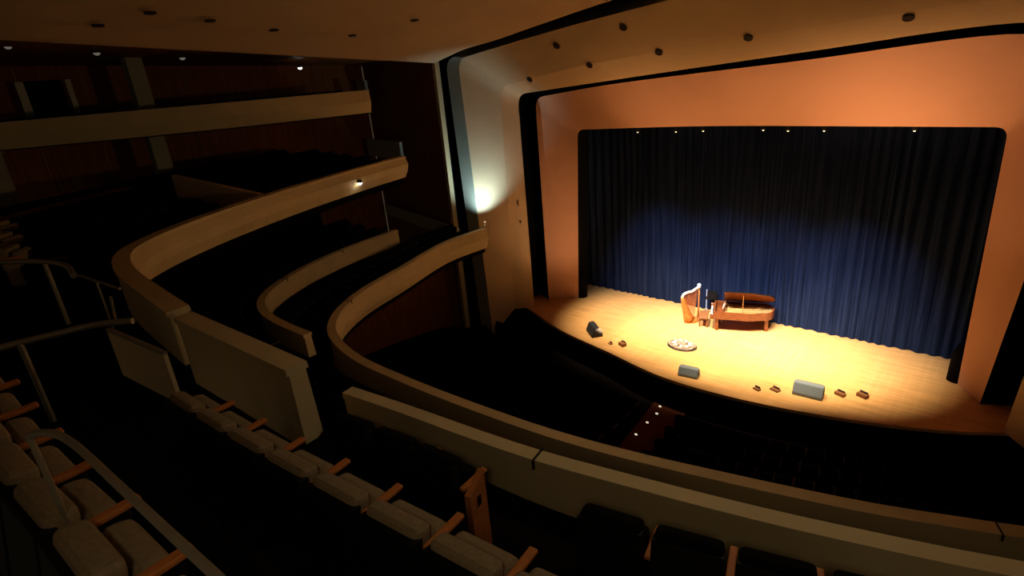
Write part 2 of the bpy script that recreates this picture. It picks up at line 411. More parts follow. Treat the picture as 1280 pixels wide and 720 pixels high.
Ep = [pz(228, 393, ZE), pz(370, 457, ZE)]
def inward(path):  # which side of the path the stage (-8.8, 22) lies on
    m_ = len(path) // 2; t = path[m_ + 1] - path[m_ - 1]; n = Vector((t.y, -t.x, 0))
    return 1 if n.dot(Vector((-8.8, 20, 0)) - path[m_]) > 0 else -1
def parapet(name, path, label, side, fas, capw=0.17, cat='balcony front', inner=0.95, lip=0.03, seams=()):
    """body mesh (front fascia and inner face) plus a cap child"""
    t = thing(name, label, cat)
    bm = bmesh.new()
    prof = [(-capw + lip, -0.09), (capw - lip, -0.09)] + fas + [(-capw + lip, -inner)]
    sweep(bm, path, prof, side); obj('fascia', bm, RAILM, t)
    bm = bmesh.new(); sweep(bm, path, [(-capw, -0.09), (-capw, 0.0), (capw, 0.0), (capw + .01, -0.09)], side); obj('cap', bm, RAILM, t)
    for s in seams:
        i = min(range(len(path)), key=lambda k: (path[k] - s).length); p = path[i]; n = normals2d(path, side)[i]; tt = Vector((-n.y, n.x, 0))
        bm = bmesh.new(); M = Matrix((tt, n, Vector((0, 0, 1)))).transposed()
        box(bm, p + Vector((0, 0, -0.045)), (0.022, capw * 2 + 0.05, 0.11), rot=M); obj('joint', bm, HOLE, t)
    return t
sU = inward(U); sB = inward(B); sD = inward(D); sC = inward(Cp)
def T_in(path): return 1 if normals2d(path, 1)[len(path) // 2].x > 0 else -1
sU = T_in(U) if T_in(U) == (1 if normals2d(U, 1)[3].x > 0 else -1) else sU
sT = T_in(T)
sU = 1 if normals2d(U, 1)[4].x > 0 else -1
sB = 1 if normals2d(B, 1)[4].x > 0 else -1
sD = 1 if normals2d(D, 1)[4].x > 0 else -1
parapet('balcony_parapet', T, 'long cream balcony front of the topmost tier, highest on the left', sT, [(0.20, -0.5), (0.02, -0.97)], 0.15, inner=0.97)
parapet('balcony_parapet', U, 'curved cream balcony front of the middle tier, bending back at the left', sU, [(0.26, -0.35), (0.20, -0.62), (0.0, -0.95)], 0.17)
parapet('balcony_parapet', B, 'long sweeping cream balcony front nearest above the stalls', sB, [(0.22, -0.45), (0.14, -0.72), (0.0, -1.0)], 0.13, inner=1.0,
        seams=(pz(1247, 662, ZB), pz(437, 378, ZB)))
parapet('partition_parapet', D, 'low curved cream partition between two seat blocks, with dark joints', sD, [(0.13, -0.7)], 0.13, cat='partition', inner=0.7,
        seams=(pz(423, 314, ZD), pz(353, 348, ZD)))
parapet('partition_parapet', Cp, 'near cream parapet with black seats directly behind it, lower right', sC, [(0.085, -1.0)], 0.085, cat='parapet', inner=1.0, lip=0.015,
        seams=(pz(672, 575, ZCC),))
sE = 1 if normals2d(Ep, 1)[0].y > 0 else -1
parapet('partition_parapet', Ep, 'short straight cream wall standing above the taupe seat row', sE, [(0.14, -1.0)], 0.14, cat='parapet', inner=1.15)

# side parapets that run back along the walnut wall, one per tier
def side_strip(px0, px1, z, h, label, gap=0.9, th=0.16):
    P = W0 + Vector((gap * -0.249, -gap * 0.968, 0))
    def hit(px, py):
        r = ray(px, py); det = r.x * -WD.y + WD.x * r.y
        t = (P.x * -WD.y + WD.x * P.y) / det; return EYE + r * t
    a = hit(*px0); b = hit(*px1); a.z = z; b.z = z
    if b.x < -30.3: b = a.lerp(b, (-30.3 - a.x) / (b.x - a.x))
    bm = bmesh.new(); n = Vector((0.249, 0.968, 0)) * th
    prism(bm, [(a.x, a.y), (b.x, b.y), (b.x + n.x, b.y + n.y), (a.x + n.x, a.y + n.y)], z - h, z)
    tag(obj('side_parapet', bm, GREYP), label, 'parapet')
    return a, b

side_strip((571, 288), (450, 245), 4.95, 0.65, 'grey side wall running back from the lowest balcony tip', 0.35)
side_strip((500, 186), (413, 175), 9.15, 1.0, 'grey side wall running back from the middle balcony tip', 0.9)
side_strip((458, 116), (388, 105), 12.45, 0.8, 'grey side wall running back from the topmost balcony tip', 0.9)
# the shorter divider on the middle tier behind the curve
a = px_(214, 219, -24.5); b = px_(324, 243, -19.4); a_div, b_div = a, b
bm = bmesh.new(); prism(bm, [(a.x, a.y), (b.x, b.y), (b.x + .06, b.y + .16), (a.x + .06, a.y + .16)], 8.08, 9.0)
bm.verts.ensure_lookup_table()
for v in bm.verts:
    if v.co.z > 8.5: v.co.z = a.z if v.co.x < -23 else b.z
tag(obj('side_parapet', bm, PLASTER), 'pale divider wall beside the column on the middle tier', 'parapet')

# ------------------------------------------------------------------ tier floors, risers, back walls
def riser(path, d0, d1, z, drop, side, m=CARPET):
    bm = bmesh.new(); pth = [Vector((p.x, p.y, z)) for p in path]
    sweep(bm, pth, [(d0, 0), (d1, 0), (d1, -drop), (d0, -drop)], side); struct(obj('floor', bm, m))
UA = [p for p in U if p.x < -15.0]                       # left wing of the middle tier
nU = len(U)
NR_A = 5
for k in range(NR_A): riser(UA, 0.14 + (0 if k == 0 else 0.45 + 0.95 * k), 1.4 + 0.95 * k, ZU - 0.9 + 0.12 * k, 0.35 + 0.12 * k, -sU)
riser(UA, 5.1, 13.5, ZU - 0.45, 0.5, -sU)
riser(U, 0.14, 14.0, ZU - 1.05, 0.2, -sU)
# walnut low wall behind the last row of the wing, then the back wall
lowp = offset([Vector((p.x, p.y, ZU + 0.35)) for p in UA], 6.2, -sU)
lowp = [p for p in lowp if -3 < p.y < 6.2]
bm = bmesh.new(); sweep(bm, lowp, [(0, 0), (0.14, 0), (0.14, -1.0), (0, -1.0)], -sU); tag(obj('low_wall', bm, WOODW), 'low walnut wall behind the last row of the middle tier wing', 'low wall')
backp = [Vector((-31.2, 21.7, 0)), Vector((-31.6, 14, 0)), Vector((-33.0, 7, 0)), Vector((-36.5, 0, 0)), Vector((-41, -6, 0))]
bm = bmesh.new(); sweep(bm, backp, [(0, -1), (0.2, -1), (0.2, 16), (0, 16)], 1); struct(obj('wall_left', bm, WOODW))
# pale vertical joints in the panelling
for (x, y, z) in ((60, 210, 9.5), (133, 195, 9.8), (230, 100, 12.5), (300, 190, 9.5)):
    best = None
    for i in range(len(backp) - 1):
        p, q = backp[i], backp[i + 1]; r = ray(x, y); dd = (q - p)
        det = r.x * -dd.y + dd.x * r.y
        if abs(det) < 1e-6: continue
        t = (p.x * -dd.y + dd.x * p.y) / det; hp = EYE + r * t; s = (Vector((hp.x, hp.y, 0)) - p).dot(dd) / dd.length_squared
        if 0 <= s <= 1 and t > 0: best = hp
    if best:
        bm = bmesh.new(); box(bm, (best.x + 0.05, best.y, 11), (0.05, 0.05, 9)); struct(obj('trim_7', bm, JOINT))
# T tier floor and its own rear rise; soffit above
riser(T, 0.12, 9.0, ZC - 1.0, 0.12, -sT)
for k in range(3): riser(T, 1.7 + 0.95 * k, 2.65 + 0.95 * k, ZC - 1.0 + 0.10 * (k + 1), 0.1 * (k + 1), -sT)
bm = bmesh.new()
sof = [P1 + Vector((-0.5, 0.3, 0.45)), P1.lerp(L0, 0.5) + Vector((-0.5, 0.3, 0.5)), L0 + Vector((-0.5, 0.3, 0.6))]
strip(bm, sof, [Vector((-33, 23, sof[0].z)), Vector((-42, 6, sof[1].z)), Vector((-52, -10, sof[2].z))]); struct(obj('ceiling_soffit', bm, WOODW))
# columns
def column(px, py, X, z0, z1, w_, label):
    c = px_(px, py, X); bm = bmesh.new()
    box(bm, (c.x, c.y, (z0 + z1) / 2), (w_, w_, z1 - z0), bev=0.03)
    box(bm, (c.x, c.y, z1 - 0.1), (w_ + .12, w_ + .12, 0.2), bev=0.02)
    box(bm, (c.x, c.y, z0 + 0.1), (w_ + .08, w_ + .08, 0.2), bev=0.02)
    tag(obj('column', bm, GREYP), label, 'column')
column(203, 205, -28.2, 8.15, 14.6, 0.62, 'tall cream column rising behind both upper balcony fronts')
column(4, 240, -30.6, 8.15, 11.0, 0.75, 'cream column at the left edge under the topmost balcony')
# middle tier under U (rows behind D) floors and its dark back wall
for k in range(5): riser(D, 0.10 + (0.05 if k == 0 else 0.45 + 0.95 * k), 1.4 + 0.95 * k, ZD - 0.75 + 0.14 * k, 0.3 + 0.14 * k, -sD)
bkd = offset([Vector((p.x, p.y, 0)) for p in D], 5.2, -sD)
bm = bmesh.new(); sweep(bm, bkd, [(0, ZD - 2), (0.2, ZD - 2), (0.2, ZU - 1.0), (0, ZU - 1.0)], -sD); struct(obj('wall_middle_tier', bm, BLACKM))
# lowest tier between B and D
BW = [p for p in B if p.x < -12.2]
for k in range(3): riser(B, 0.10 + (0.05 if k == 0 else 0.45 + 0.95 * k), 1.4 + 0.95 * k, ZB - 0.95 + 0.0 * k + (0.22 * k), 0.3 + 0.22 * k, -sB)
# stalls floor and the walnut wall below the lowest balcony
bm = bmesh.new(); prism(bm, [(-26, -2), (8, -2), (8, 24), (-26, 24)], -1.6, Z0); struct(obj('floor', bm, CARPET))
lw = [Vector(p) for p in ((-21.8, 19.45, 0), (-23.0, 19.3, 0), (-24.2, 15.5, 0), (-24.4, 10, 0), (-22, 4, 0), (-16, 1, 0))]
bm = bmesh.new(); sweep(bm, smooth_path(lw, 0.8), [(0, Z0), (0.2, Z0), (0.2, ZB - 1.0), (0, ZB - 1.0)], 1); struct(obj('wall_stalls', bm, WOODW))
# rear block risers (camera's own block)
def line_row(pixpts, z): return smooth_path([pz(x, y, z) for x, y in pixpts], 0.3)
ARM = 0.64
R3 = line_row([(330, 484), (405, 514), (500, 549), (590, 588), (720, 634), (860, 676), (1000, 713), (1120, 742)], ZC - 3.15)   # tops of the black seats
R2 = line_row([(165, 450), (241, 500), (316, 543), (386, 580), (466, 622), (546, 663), (626, 704), (706, 742)], ZC - 2.46)
R1 = line_row([(-80, 430), (-30, 520), (20, 585), (65, 632), (130, 715), (170, 775)], ZC - 1.62)
def flat(p, z): return [Vector((q.x, q.y, z)) for q in p]
riser(R3, -0.75, 0.75, ZC - 3.15 - 0.90, 0.9, 1)

# ------------------------------------------------------------------ ceiling fittings
def disc_fit(name, p, n, r, m, label, group, rimm=HOLE):
    t = thing(name, label, 'ceiling light', group=group)
    q = Vector(n).to_track_quat('Z', 'Y').to_matrix()
    bm = bmesh.new(); lathe(bm, [(r, 0), (r * 1.25, 0.0), (r * 1.25, 0.03), (r, 0.03)], 20)
    bmesh.ops.transform(bm, matrix=Matrix.Translation(p) @ q.to_4x4(), verts=bm.verts); obj('rim', bm, rimm, t)
    bm = bmesh.new(); lathe(bm, [(r, 0.005), (r, 0.02)], 20)
    bmesh.ops.transform(bm, matrix=Matrix.Translation(p) @ q.to_4x4(), verts=bm.verts); obj('lens', bm, m, t)
    return t
cn = nrm if nrm.z < 0 else -nrm
def hit_ceil(px, py):
    r = ray(px, py); t = (P1 - EYE).dot(cn) / r.dot(cn); return EYE + r * t + cn * 0.02
for (x, y, lab) in ((187, 14, 'dark ceiling downlight nearest the top left'), (262, 24, 'dark ceiling downlight right of centre in the upper left group'), (122, 30, 'dark ceiling downlight farthest left above the top balcony'), (440, 43, 'dark ceiling downlight nearest the first portal slot'), (342, 36, 'small dark ceiling downlight between two larger ones'), (518, 24, 'small dark downlight close to the black slot')):
    disc_fit('ceiling_downlight', hit_ceil(x, y), cn, 0.10, HOLE, lab, 'downlights in the main ceiling')
def near_surface(px, py, rowsA, rowsB):
    # point of the portal head seen along a ray: search the strip between two rings
    best = None; r = ray(px, py).normalized()
    for i in range(len(rowsA)):
        for t in range(0, 21):
            p = rowsA[i].lerp(rowsB[i], t / 20); v = (p - EYE); d = (v - r * v.dot(r)).length
            if best is None or d < best[0]: best = (d, p, i)
    return best
for (x, y, lab) in ((785, 30, 'dark downlight in the outer portal head nearest its black slot'), (698, 52, 'dark downlight leftmost but one in the outer portal head'), (732, 86, 'dark downlight just above the inner slot corner'), (662, 97, 'tiny dark downlight at the portal corner'), (820, 71, 'dark downlight low in the outer portal head'), (945, 50, 'dark downlight in the middle of the outer portal head'), (1123, 19, 'dark downlight rightmost in the outer portal head')):
    for A_, B_ in ((CRE, S0I), (S1O, CRE)):
        d, p, i = near_surface(x, y, A_, B_)
        if d < 0.25:
            n = (A_[i] - B_[i]).cross(A_[min(i + 1, len(A_) - 1)] - A_[i]).normalized()
            if n.dot(EYE - p) < 0: n = -n
            disc_fit('ceiling_downlight', p + n * 0.03, n, 0.11, HOLE, lab, 'downlights in the portal head'); break
# lit lamps
def bulb(px, py, X, r, m, label, energy=0, group=None):
    p = px_(px, py, X) if X < 0 else pz(px, py, X); t = thing('downlight', label, 'ceiling light', p, group=group)
    bm = bmesh.new(); lathe(bm, [(r * 1.2, 0.02), (r * 1.2, 0.12), (r * 0.8, 0.14)], 16); obj('housing', bm, HOLE, t)
    bm = bmesh.new(); lathe(bm, [(r * 0.4, -0.06), (r * 0.9, -0.02), (r, 0.02)], 16); obj('lens', bm, m, t)
    if energy:
        l = bpy.data.lights.new('downlight_glow', 'POINT'); l.energy = energy; l.color = (1, 0.95, 0.8); l.shadow_soft_size = 0.05
        lo = bpy.data.objects.new('downlight_glow', l); COL.objects.link(lo); lo.location = p + Vector((0.1, -0.1, -0.15))
    return p
bulb(375, 85, -27.5, 0.10, LAMPW, 'bright white downlight glowing above the topmost balcony', 1.2)
bulb(450, 229, -19.6, 0.085, LAMPW, 'bright white downlight glowing under the middle balcony front', 1.5)
for x, y, lab in ((10, 59, 'dim downlight at the far left under the dark soffit'), (121, 67, 'dim downlight in the dark soffit left of the column'), (228, 73, 'dim downlight in the dark soffit right of the column')):
    bulb(x, y, -25.0, 0.11, LAMPD, lab, 0, None)
# lamps peeping below the head of the opening
for x, y in ((797, 166), (845, 165.5), (879, 164.5), (954, 163.5), (985, 164.5), (1030, 164.5), (1143, 164.5)):
    p = py_(x, y, 24.95); t = thing('stage_lamp', 'small stage lamp peeping below the head of the stage opening', 'stage light', p, group='lamps hidden behind the head of the opening')
    bm = bmesh.new(); lathe(bm, [(0.09, 0.04), (0.10, 0.1), (0.07, 0.35), (0.03, 0.4)], 14); obj('housing', bm, GUNM, t)
    bm = bmesh.new(); lathe(bm, [(0.02, 0.0), (0.04, 0.02), (0.045, 0.05)], 12); obj('lens', bm, LAMPS, t)

# ------------------------------------------------------------------ doorway high on the left
def doorway():
    t = thing('door_1', 'x', 'x'); del t['label']; del t['category']; struct(t)
    r_ = ray(46, 92); pA, pB = backp[1], backp[2]; dd = pB - pA; k_ = (pA.x * -dd.y + dd.x * pA.y) / (r_.x * -dd.y + dd.x * r_.y); a = EYE + r_ * k_ + Vector((0.15, 0, 0))
    bm = bmesh.new(); box(bm, (a.x, a.y, 12.75), (0.12, 1.5, 1.5)); obj('opening', bm, BLACKM, t)
    for dy, w_ in ((-0.80, 0.3), (0.95, 0.22)):
        bm = bmesh.new(); box(bm, (a.x + 0.15, a.y + dy, 12.75), (0.12, w_, 1.5), bev=0.02); obj('frame_post', bm, DOORM, t)
doorway()

# ------------------------------------------------------------------ seats
W = 0.56
def seat_mesh_parts(tan):
    fab = TANF if tan else BLACKF; parts = []; top = 0.0 if tan else 0.10; za = 0.74 if tan else 0.66
    bm = bmesh.new(); rx = Matrix.Rotation(math.radians(-12), 3, 'X')
    box(bm, (0, -0.03 - top * 0.2, 0.60 + top / 2), (0.475, 0.15, 0.50 + top), rot=rx, bev=0.055); parts.append(('backrest', bm, fab))
    bm = bmesh.new(); box(bm, (0, -0.115, 0.53 + top / 2), (0.495, 0.09, 0.56 + top), rot=rx, bev=0.012); parts.append(('back_shell', bm, SHELL))
    bm = bmesh.new(); rp = Matrix.Rotation(math.radians(-14), 3, 'X')
    box(bm, (0, 0.12, 0.52), (0.465, 0.15, 0.44), rot=rp, bev=0.06); parts.append(('seat_pan', bm, fab))
    bm = bmesh.new()
    box(bm, (W / 2, 0.13, za), (0.06, 0.34, 0.035), bev=0.014); parts.append(('armrest', bm, ARMW))
    bm = bmesh.new(); box(bm, (W / 2, 0.12, za / 2), (0.04, 0.24, za - 0.02), bev=0.01); box(bm, (W / 2, 0.08, 0.015), (0.07, 0.36, 0.03), bev=0.008)
    parts.append(('standard', bm, SHELL)); return parts
def make_proto(tan):
    t = thing('theatre_seat', 'x', 'seat')
    for n, bm, m in seat_mesh_parts(tan): obj(n, bm, m, t, smooth=False)
    return t
def make_simple(tan=False):
    """far seat: the same shape as one mesh"""
    bm = bmesh.new(); rx = Matrix.Rotation(math.radians(-12), 3, 'X')
    box(bm, (0, -0.03, 0.62), (0.50, 0.11, 0.52), rot=rx); box(bm, (0, 0.2, 0.6), (0.48, 0.1, 0.36), rot=Matrix.Rotation(math.radians(-18), 3, 'X'))
    for v in bm.verts: pass
    box(bm, (W / 2, 0.16, 0.665), (0.06, 0.44, 0.04), mi=1); box(bm, (W / 2, 0.1, 0.32), (0.04, 0.3, 0.64), mi=0)
    me = bpy.data.meshes.new('theatre_seat'); bmesh.ops.recalc_face_normals(bm, faces=bm.faces); bm.to_mesh(me); bm.free()
    me.materials.append(TANF if tan else BLACKF); me.materials.append(ARMW if tan else ARMD); return me
seats = []   # (pos, rz, kind, label, group, near)
def seat_row(path, z, side, label, group, kind='black', start=0.3, end=0.3, gaps=(), near=False, lab=None, pitch=W, skip=None):
    S = arclen(path); d = start; i = 0
    while d < S[-1] - end:
        p, t = at_len(path, S, d); n = Vector((t.y, -t.x, 0)).normalized() * side
        if not any(g0 <= d <= g1 for g0, g1 in gaps) and not (skip and skip(p)):
            rz = math.atan2(n.y, n.x) - math.pi / 2
            kd = kind(p) if callable(kind) else kind
            seats.append([Vector((p.x, p.y, z)), rz, kd, lab(i, p) if lab else label, group, near]); i += 1
        d += pitch
def pixel(p):
    v = p - EYE; d = v.dot(fwd); return 640 + F * v.dot(right) / d, 360 + F * v.dot(down) / d
ORD = ['nearest', 'second nearest', 'third nearest', 'fourth nearest', 'fifth nearest', 'sixth nearest', 'seventh nearest', 'eighth nearest', 'ninth nearest', 'tenth nearest', 'eleventh nearest', 'twelfth nearest', 'thirteenth nearest', 'fourteenth nearest', 'fifteenth nearest', 'sixteenth nearest', 'seventeenth nearest', 'eighteenth nearest', 'nineteenth nearest', 'twentieth nearest']
def ordl(fmt): return lambda i, p: fmt % (ORD[i] if i < len(ORD) else 'farthest')
def face_in(path, at_pt):  # side sign so that seats face the stage
    m_ = len(path) // 2; t = path[m_ + 1] - path[m_ - 1]; n = Vector((t.y, -t.x, 0)); return 1 if n.dot(Vector(at_pt) - path[m_]) > 0 else -1
R1r, R2r, R3r = R1[::-1], R2[::-1], R3[::-1]
f1, f2, f3 = (face_in(q, (-6, 20, 0)) for q in (R1r, R2r, R3r))
seat_row(R2r, ZC - 2.46 - 0.90, f2, '', 'taupe seats in the long row before the short wall', 'tan', 0.1, 0.1, near=True, skip=lambda p: pixel(Vector((p.x, p.y, ZC - 2.5)))[0] < 212, lab=ordl('taupe seat with orange arms, %s in the row below the short cream wall'))
seat_row(R1r, ZC - 1.62 - 0.90, f1, '', 'taupe seats in the lower left row', 'tan', 0.1, 0.1, near=True, lab=ordl('taupe tip-up seat at the lower left beside the handrail, %s to the bottom edge'))
dgap = []
seat_row(R3r, ZC - 3.15 - 0.90, f3, '', 'black seats behind the near parapet', 'black', 0.1, 0.1, near=True, skip=lambda p: 578 < pixel(Vector((p.x, p.y, ZC - 3.2)))[0] < 752 or pixel(Vector((p.x, p.y, ZC - 3.2)))[0] < 418, lab=ordl('black tip-up seat behind the near cream parapet, %s from the right'))
for P_, z, wd in ((R1r, ZC - 1.62 - 0.90, 0.75), (R2r, ZC - 2.46 - 0.90, 0.75)):
    bm = bmesh.new(); sd = f1 if P_ is R1r else f2
    sweep(bm, flat(P_, z), [(-0.45, 0), (wd, 0), (wd, -1.2), (-0.45, -1.2)], sd); struct(obj('floor', bm, CARPET))
for k in range(NR_A):
    rowp = offset(UA, 0.95 + 0.95 * k, -sU); rowp = [p for p in rowp if p.y > 1.0]
    seat_row(rowp, ZU - 0.9 + 0.12 * k, sU, 'dark seat on the middle tier wing behind its curved balcony front, row %s' % ('one', 'two', 'three', 'four', 'five')[k], 'dark seats on the middle tier wing, row %s' % ('one', 'two', 'three', 'four', 'five')[k], kind=lambda p: 'tan' if p.y < 1.9 else 'black', start=0.6)  # nearest wing seats coloured taupe, lit highlights put into the colour
for k in range(2):
    rowp = offset(B, 0.85 + 0.85 * k, -sB)
    rowp = [p for p in rowp if p.x < -3.0 - k]
    seat_row(rowp, ZB - 0.95 + 0.22 * k, sB, 'dark seat between the lowest balcony front and the low curved partition', 'dark seats behind the lowest balcony front', start=0.8)
for k in range(3):
    rowp = offset(D, 0.95 + 0.95 * k, -sD)
    seat_row(rowp, ZD - 0.75 + 0.14 * k, sD, 'dark seat under the middle balcony behind the low curved partition', 'dark seats under the middle balcony', start=0.6)
for k in range(2):
    rowp = offset(T, 1.6 + 0.95 * k, -sT)
    seat_row(rowp, ZC - 1.0 + 0.1 * k, sT, 'dark seat on the topmost tier behind its long balcony front', 'dark seats on the topmost tier', start=0.6)
# chairs silhouetted above the low walnut wall
rowp = [p for p in offset(UA, 7.1, -sU) if p.y > 1.0]
seat_row(rowp, ZU - 0.42, sU, 'black seat silhouetted behind the low walnut wall', 'black seats behind the low walnut wall', start=0.4)
# stalls: rows curved round the stage front
CX, CY = -8.8, 39.9
AI0 = pz(838, 505, -1.15); AI1 = pz(782, 572, -0.9); AID = Vector((AI1.x - AI0.x, AI1.y - AI0.y, 0)).normalized()
nn = Vector((-AID.y, AID.x, 0)) * 0.7
bm = bmesh.new(); a, b = AI0 - AID * 1.5, AI0 + AID * 9
q_ = [a - nn, b - nn, b + nn, a + nn]; strip(bm, [Vector((q_[0].x, q_[0].y, Z0 + .03)), Vector((q_[1].x, q_[1].y, Z0 + .03))], [Vector((q_[3].x, q_[3].y, Z0 + .03)), Vector((q_[2].x, q_[2].y, Z0 + .03))]); struct(obj('floor_aisle', bm, mat('dark_red_carpet', (0.10, 0.03, 0.015), 1.0, spec=0.0, var=0.3, scale=30)))
for k in range(11):
    r = 22.9 + 0.95 * k; z = Z0 + 0.06 * k; rowp = []
    a0, a1 = math.radians(-119), math.radians(-61)
    for i in range(60):
        a = a0 + (a1 - a0) * i / 59; rowp.append(Vector((CX + r * math.cos(a), CY + r * math.sin(a), z)))
    rowp = [p for p in rowp if -21 < p.x < 3.0]
    S_ = arclen(rowp)[-1]; c = S_ * 0.56
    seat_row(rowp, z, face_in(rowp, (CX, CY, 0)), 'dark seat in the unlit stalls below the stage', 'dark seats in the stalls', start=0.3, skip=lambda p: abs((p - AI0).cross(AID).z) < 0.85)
def clear(s):
    p = s[0]
    for q, z0, z1, dmin in OBST:
        if z0 < p.z + 0.5 < z1 and (Vector((q.x, q.y)) - Vector((p.x, p.y))).length < dmin: return False
    return True
DA, DB = Vector((a_div.x, a_div.y, 0)), Vector((b_div.x, b_div.y, 0))
OBST = [(q, 3.5, 6.2, 0.5) for q in D] + [(DA.lerp(DB, i / 20), 8, 10.5, 0.55) for i in range(21)] + [(px_(203, 205, -28.2), 8, 15, 0.9)] + [(q, 8.0, 9.4, 0.45) for q in U] + [(W0 + WD * (0.4 * i), 3, 14, 0.75) for i in range(24)]
def before_divider(s):
    if not (7.5 < s[0].z < 9.5) or s[5]: return False
    x, y = pixel(s[0] + Vector((0, 0, 0.8))); n = (DB - DA)
    return 203 < x < 335 and 215 < y < 275 and n.cross(s[0] - DA).z * n.cross(EYE - DA).z > 0
seats = [s for s in seats if clear(s) and not before_divider(s)]
protoT, protoB = make_proto(True), make_proto(False); simple = make_simple(); simple_tan = make_simple(True)
def in_view(p):
    v = p + Vector((0, 0, 0.8)) - EYE; d = v.dot(fwd)
    if d < 0.3: return False
    x = 640 + F * v.dot(right) / d; y = 360 + F * v.dot(down) / d
    return -60 < x < 1340 and -60 < y < 790
seats = [s for s in seats if in_view(s[0])]
seats.sort(key=lambda s: (s[0] - EYE).length)
def put(s, first):
    proto = protoT if s[2] == 'tan' else protoB
    if s[5]:
        if first[s[2]]: r = proto; first[s[2]] = False
        else:
            r = proto.copy(); COL.objects.link(r)
            for ch in list(proto.children):
                c = ch.copy(); COL.objects.link(c); c.parent = r
    else:
        r = bpy.data.objects.new('theatre_seat', simple_tan if s[2] == 'tan' else simple); COL.objects.link(r)
    r.location = s[0]; r.rotation_euler = (0, 0, s[1]); tag(r, s[3], 'seat', s[4])
first = {'tan': True, 'black': True}
for s in seats[:300]: put(s, first)
rest = seats[300:]
if rest:
    bm = bmesh.new()
    for s in rest:
        tmp = bmesh.new(); tmp.from_mesh(simple); bmesh.ops.transform(tmp, matrix=Matrix.Translation(s[0]) @ Matrix.Rotation(s[1], 4, 'Z'), verts=tmp.verts)
        me = bpy.data.meshes.new('t'); tmp.to_mesh(me); tmp.free(); bm.from_mesh(me); bpy.data.meshes.remove(me)
    o = obj('distant_seats', bm, [BLACKF, ARMD]); tag(o, 'the remaining dark seats filling the farthest rows of the hall', 'seats'); o['kind'] = 'stuff'
print('SEATS', len(seats))

# ------------------------------------------------------------------ handrails and small near walls
def rail(name, pts, r, label, m=METAL, posts=()):
    t = thing(name, label, 'handrail'); bm = bmesh.new(); tube(bm, smooth_path(pts, 0.08), r, 10); obj('rail', bm, m, t)
    for p, zb in posts:
        bm = bmesh.new(); tube(bm, [p, Vector((p.x, p.y, zb))], r * 0.8, 8); obj('post', bm, m, t)
    return t
h = ZC - 1.25
q = [pz(36, 545, h - 0.02), pz(50, 541, h), pz(68, 542, h), pz(88, 552, h), pz(150, 608, h), pz(210, 664, h), pz(275, 724, h)]
rail('handrail', q, 0.016, 'dull metal handrail sloping over the lower left seats', posts=((q[0], 9.6),))
h = ZC - 1.75
q = [pz(-30, 446, h), pz(0, 435, h), pz(60, 420, h), pz(120, 406, h), pz(166, 401, h)]
rail('handrail', q, 0.028, 'thick pale handrail crossing above the dark aisle at the left edge', posts=((q[1].lerp(q[2], .4), 9.4),))
h = ZC - 1.9
q = [pz(-20, 329, h + .0), pz(0, 328, h), pz(55, 327, h), pz(84, 333, h), pz(92, 345, h - 0.05)]
rail('handrail', q, 0.035, 'pale handrail at the left edge in front of the wing seats', posts=((q[2], 9.2),))
h = ZC - 2.6
q = [pz(93, 342, h), pz(120, 351, h), pz(150, 361, h)]
rail('handrail', q, 0.022, 'thin short handrail before the bend of the middle balcony', posts=((q[1], 8.3),))
q = [pz(138, 371, ZC - 2.5), pz(141, 385, ZC - 2.62), pz(145, 402, ZC - 2.75)]
rail('handrail', q, 0.02, 'short bright upright rail end above the thick pale handrail')
# low cream wing wall left of the long row
a, b = pz(135, 411, ZC - 2.35), pz(206, 441, ZC - 2.35)
t = thing('low_partition', 'low cream partition at the far end of the long taupe row', 'partition')
bm = bmesh.new(); n = Vector((-(b - a).y, (b - a).x, 0)).normalized() * 0.02
prism(bm, [(a - n)[:2], (b - n)[:2], (b + n)[:2], (a + n)[:2]], ZC - 2.95, ZC - 2.37); obj('panel', bm, RAILM, t)
bm = bmesh.new(); n *= 1.2; prism(bm, [(a - n)[:2], (b - n)[:2], (b + n)[:2], (a + n)[:2]], ZC - 2.37, ZC - 2.34); obj('cap', bm, METAL, t)
# wooden end panel at the aisle beside the black seats
c = pz(590, 583, ZC - 3.1)
t = thing('end_panel', 'tall orange wooden end panel at the aisle below the near parapet', 'end panel', (c.x, c.y, ZC - 4.05), math.radians(12))
bm = bmesh.new(); prism(bm, [(-0.03, -0.12), (0.03, -0.12), (0.03, 0.12), (-0.03, 0.12)], 0, 0.84)
for v in bm.verts:
    if v.co.z > 0.5 and v.co.y < 0: v.co.z -= 0.12
obj('panel', bm, ARMW, t)
bm = bmesh.new(); box(bm, (0.034, 0.0, 0.6), (0.010, 0.05, 0.10), bev=0.003); obj('plate', bm, SHELL, t)
# step lights in the stalls aisle
for x, y in ((825, 508), (821, 517), (809, 528), (795, 543)):
    p = pz(x, y, Z0 + 0.25); bm = bmesh.new(); box(bm, p, (0.10, 0.05, 0.05), bev=0.01)
    tag(obj('step_light', bm, STEPL), 'tiny glowing step light along the stalls aisle', 'step light', 'step lights in the stalls aisle')

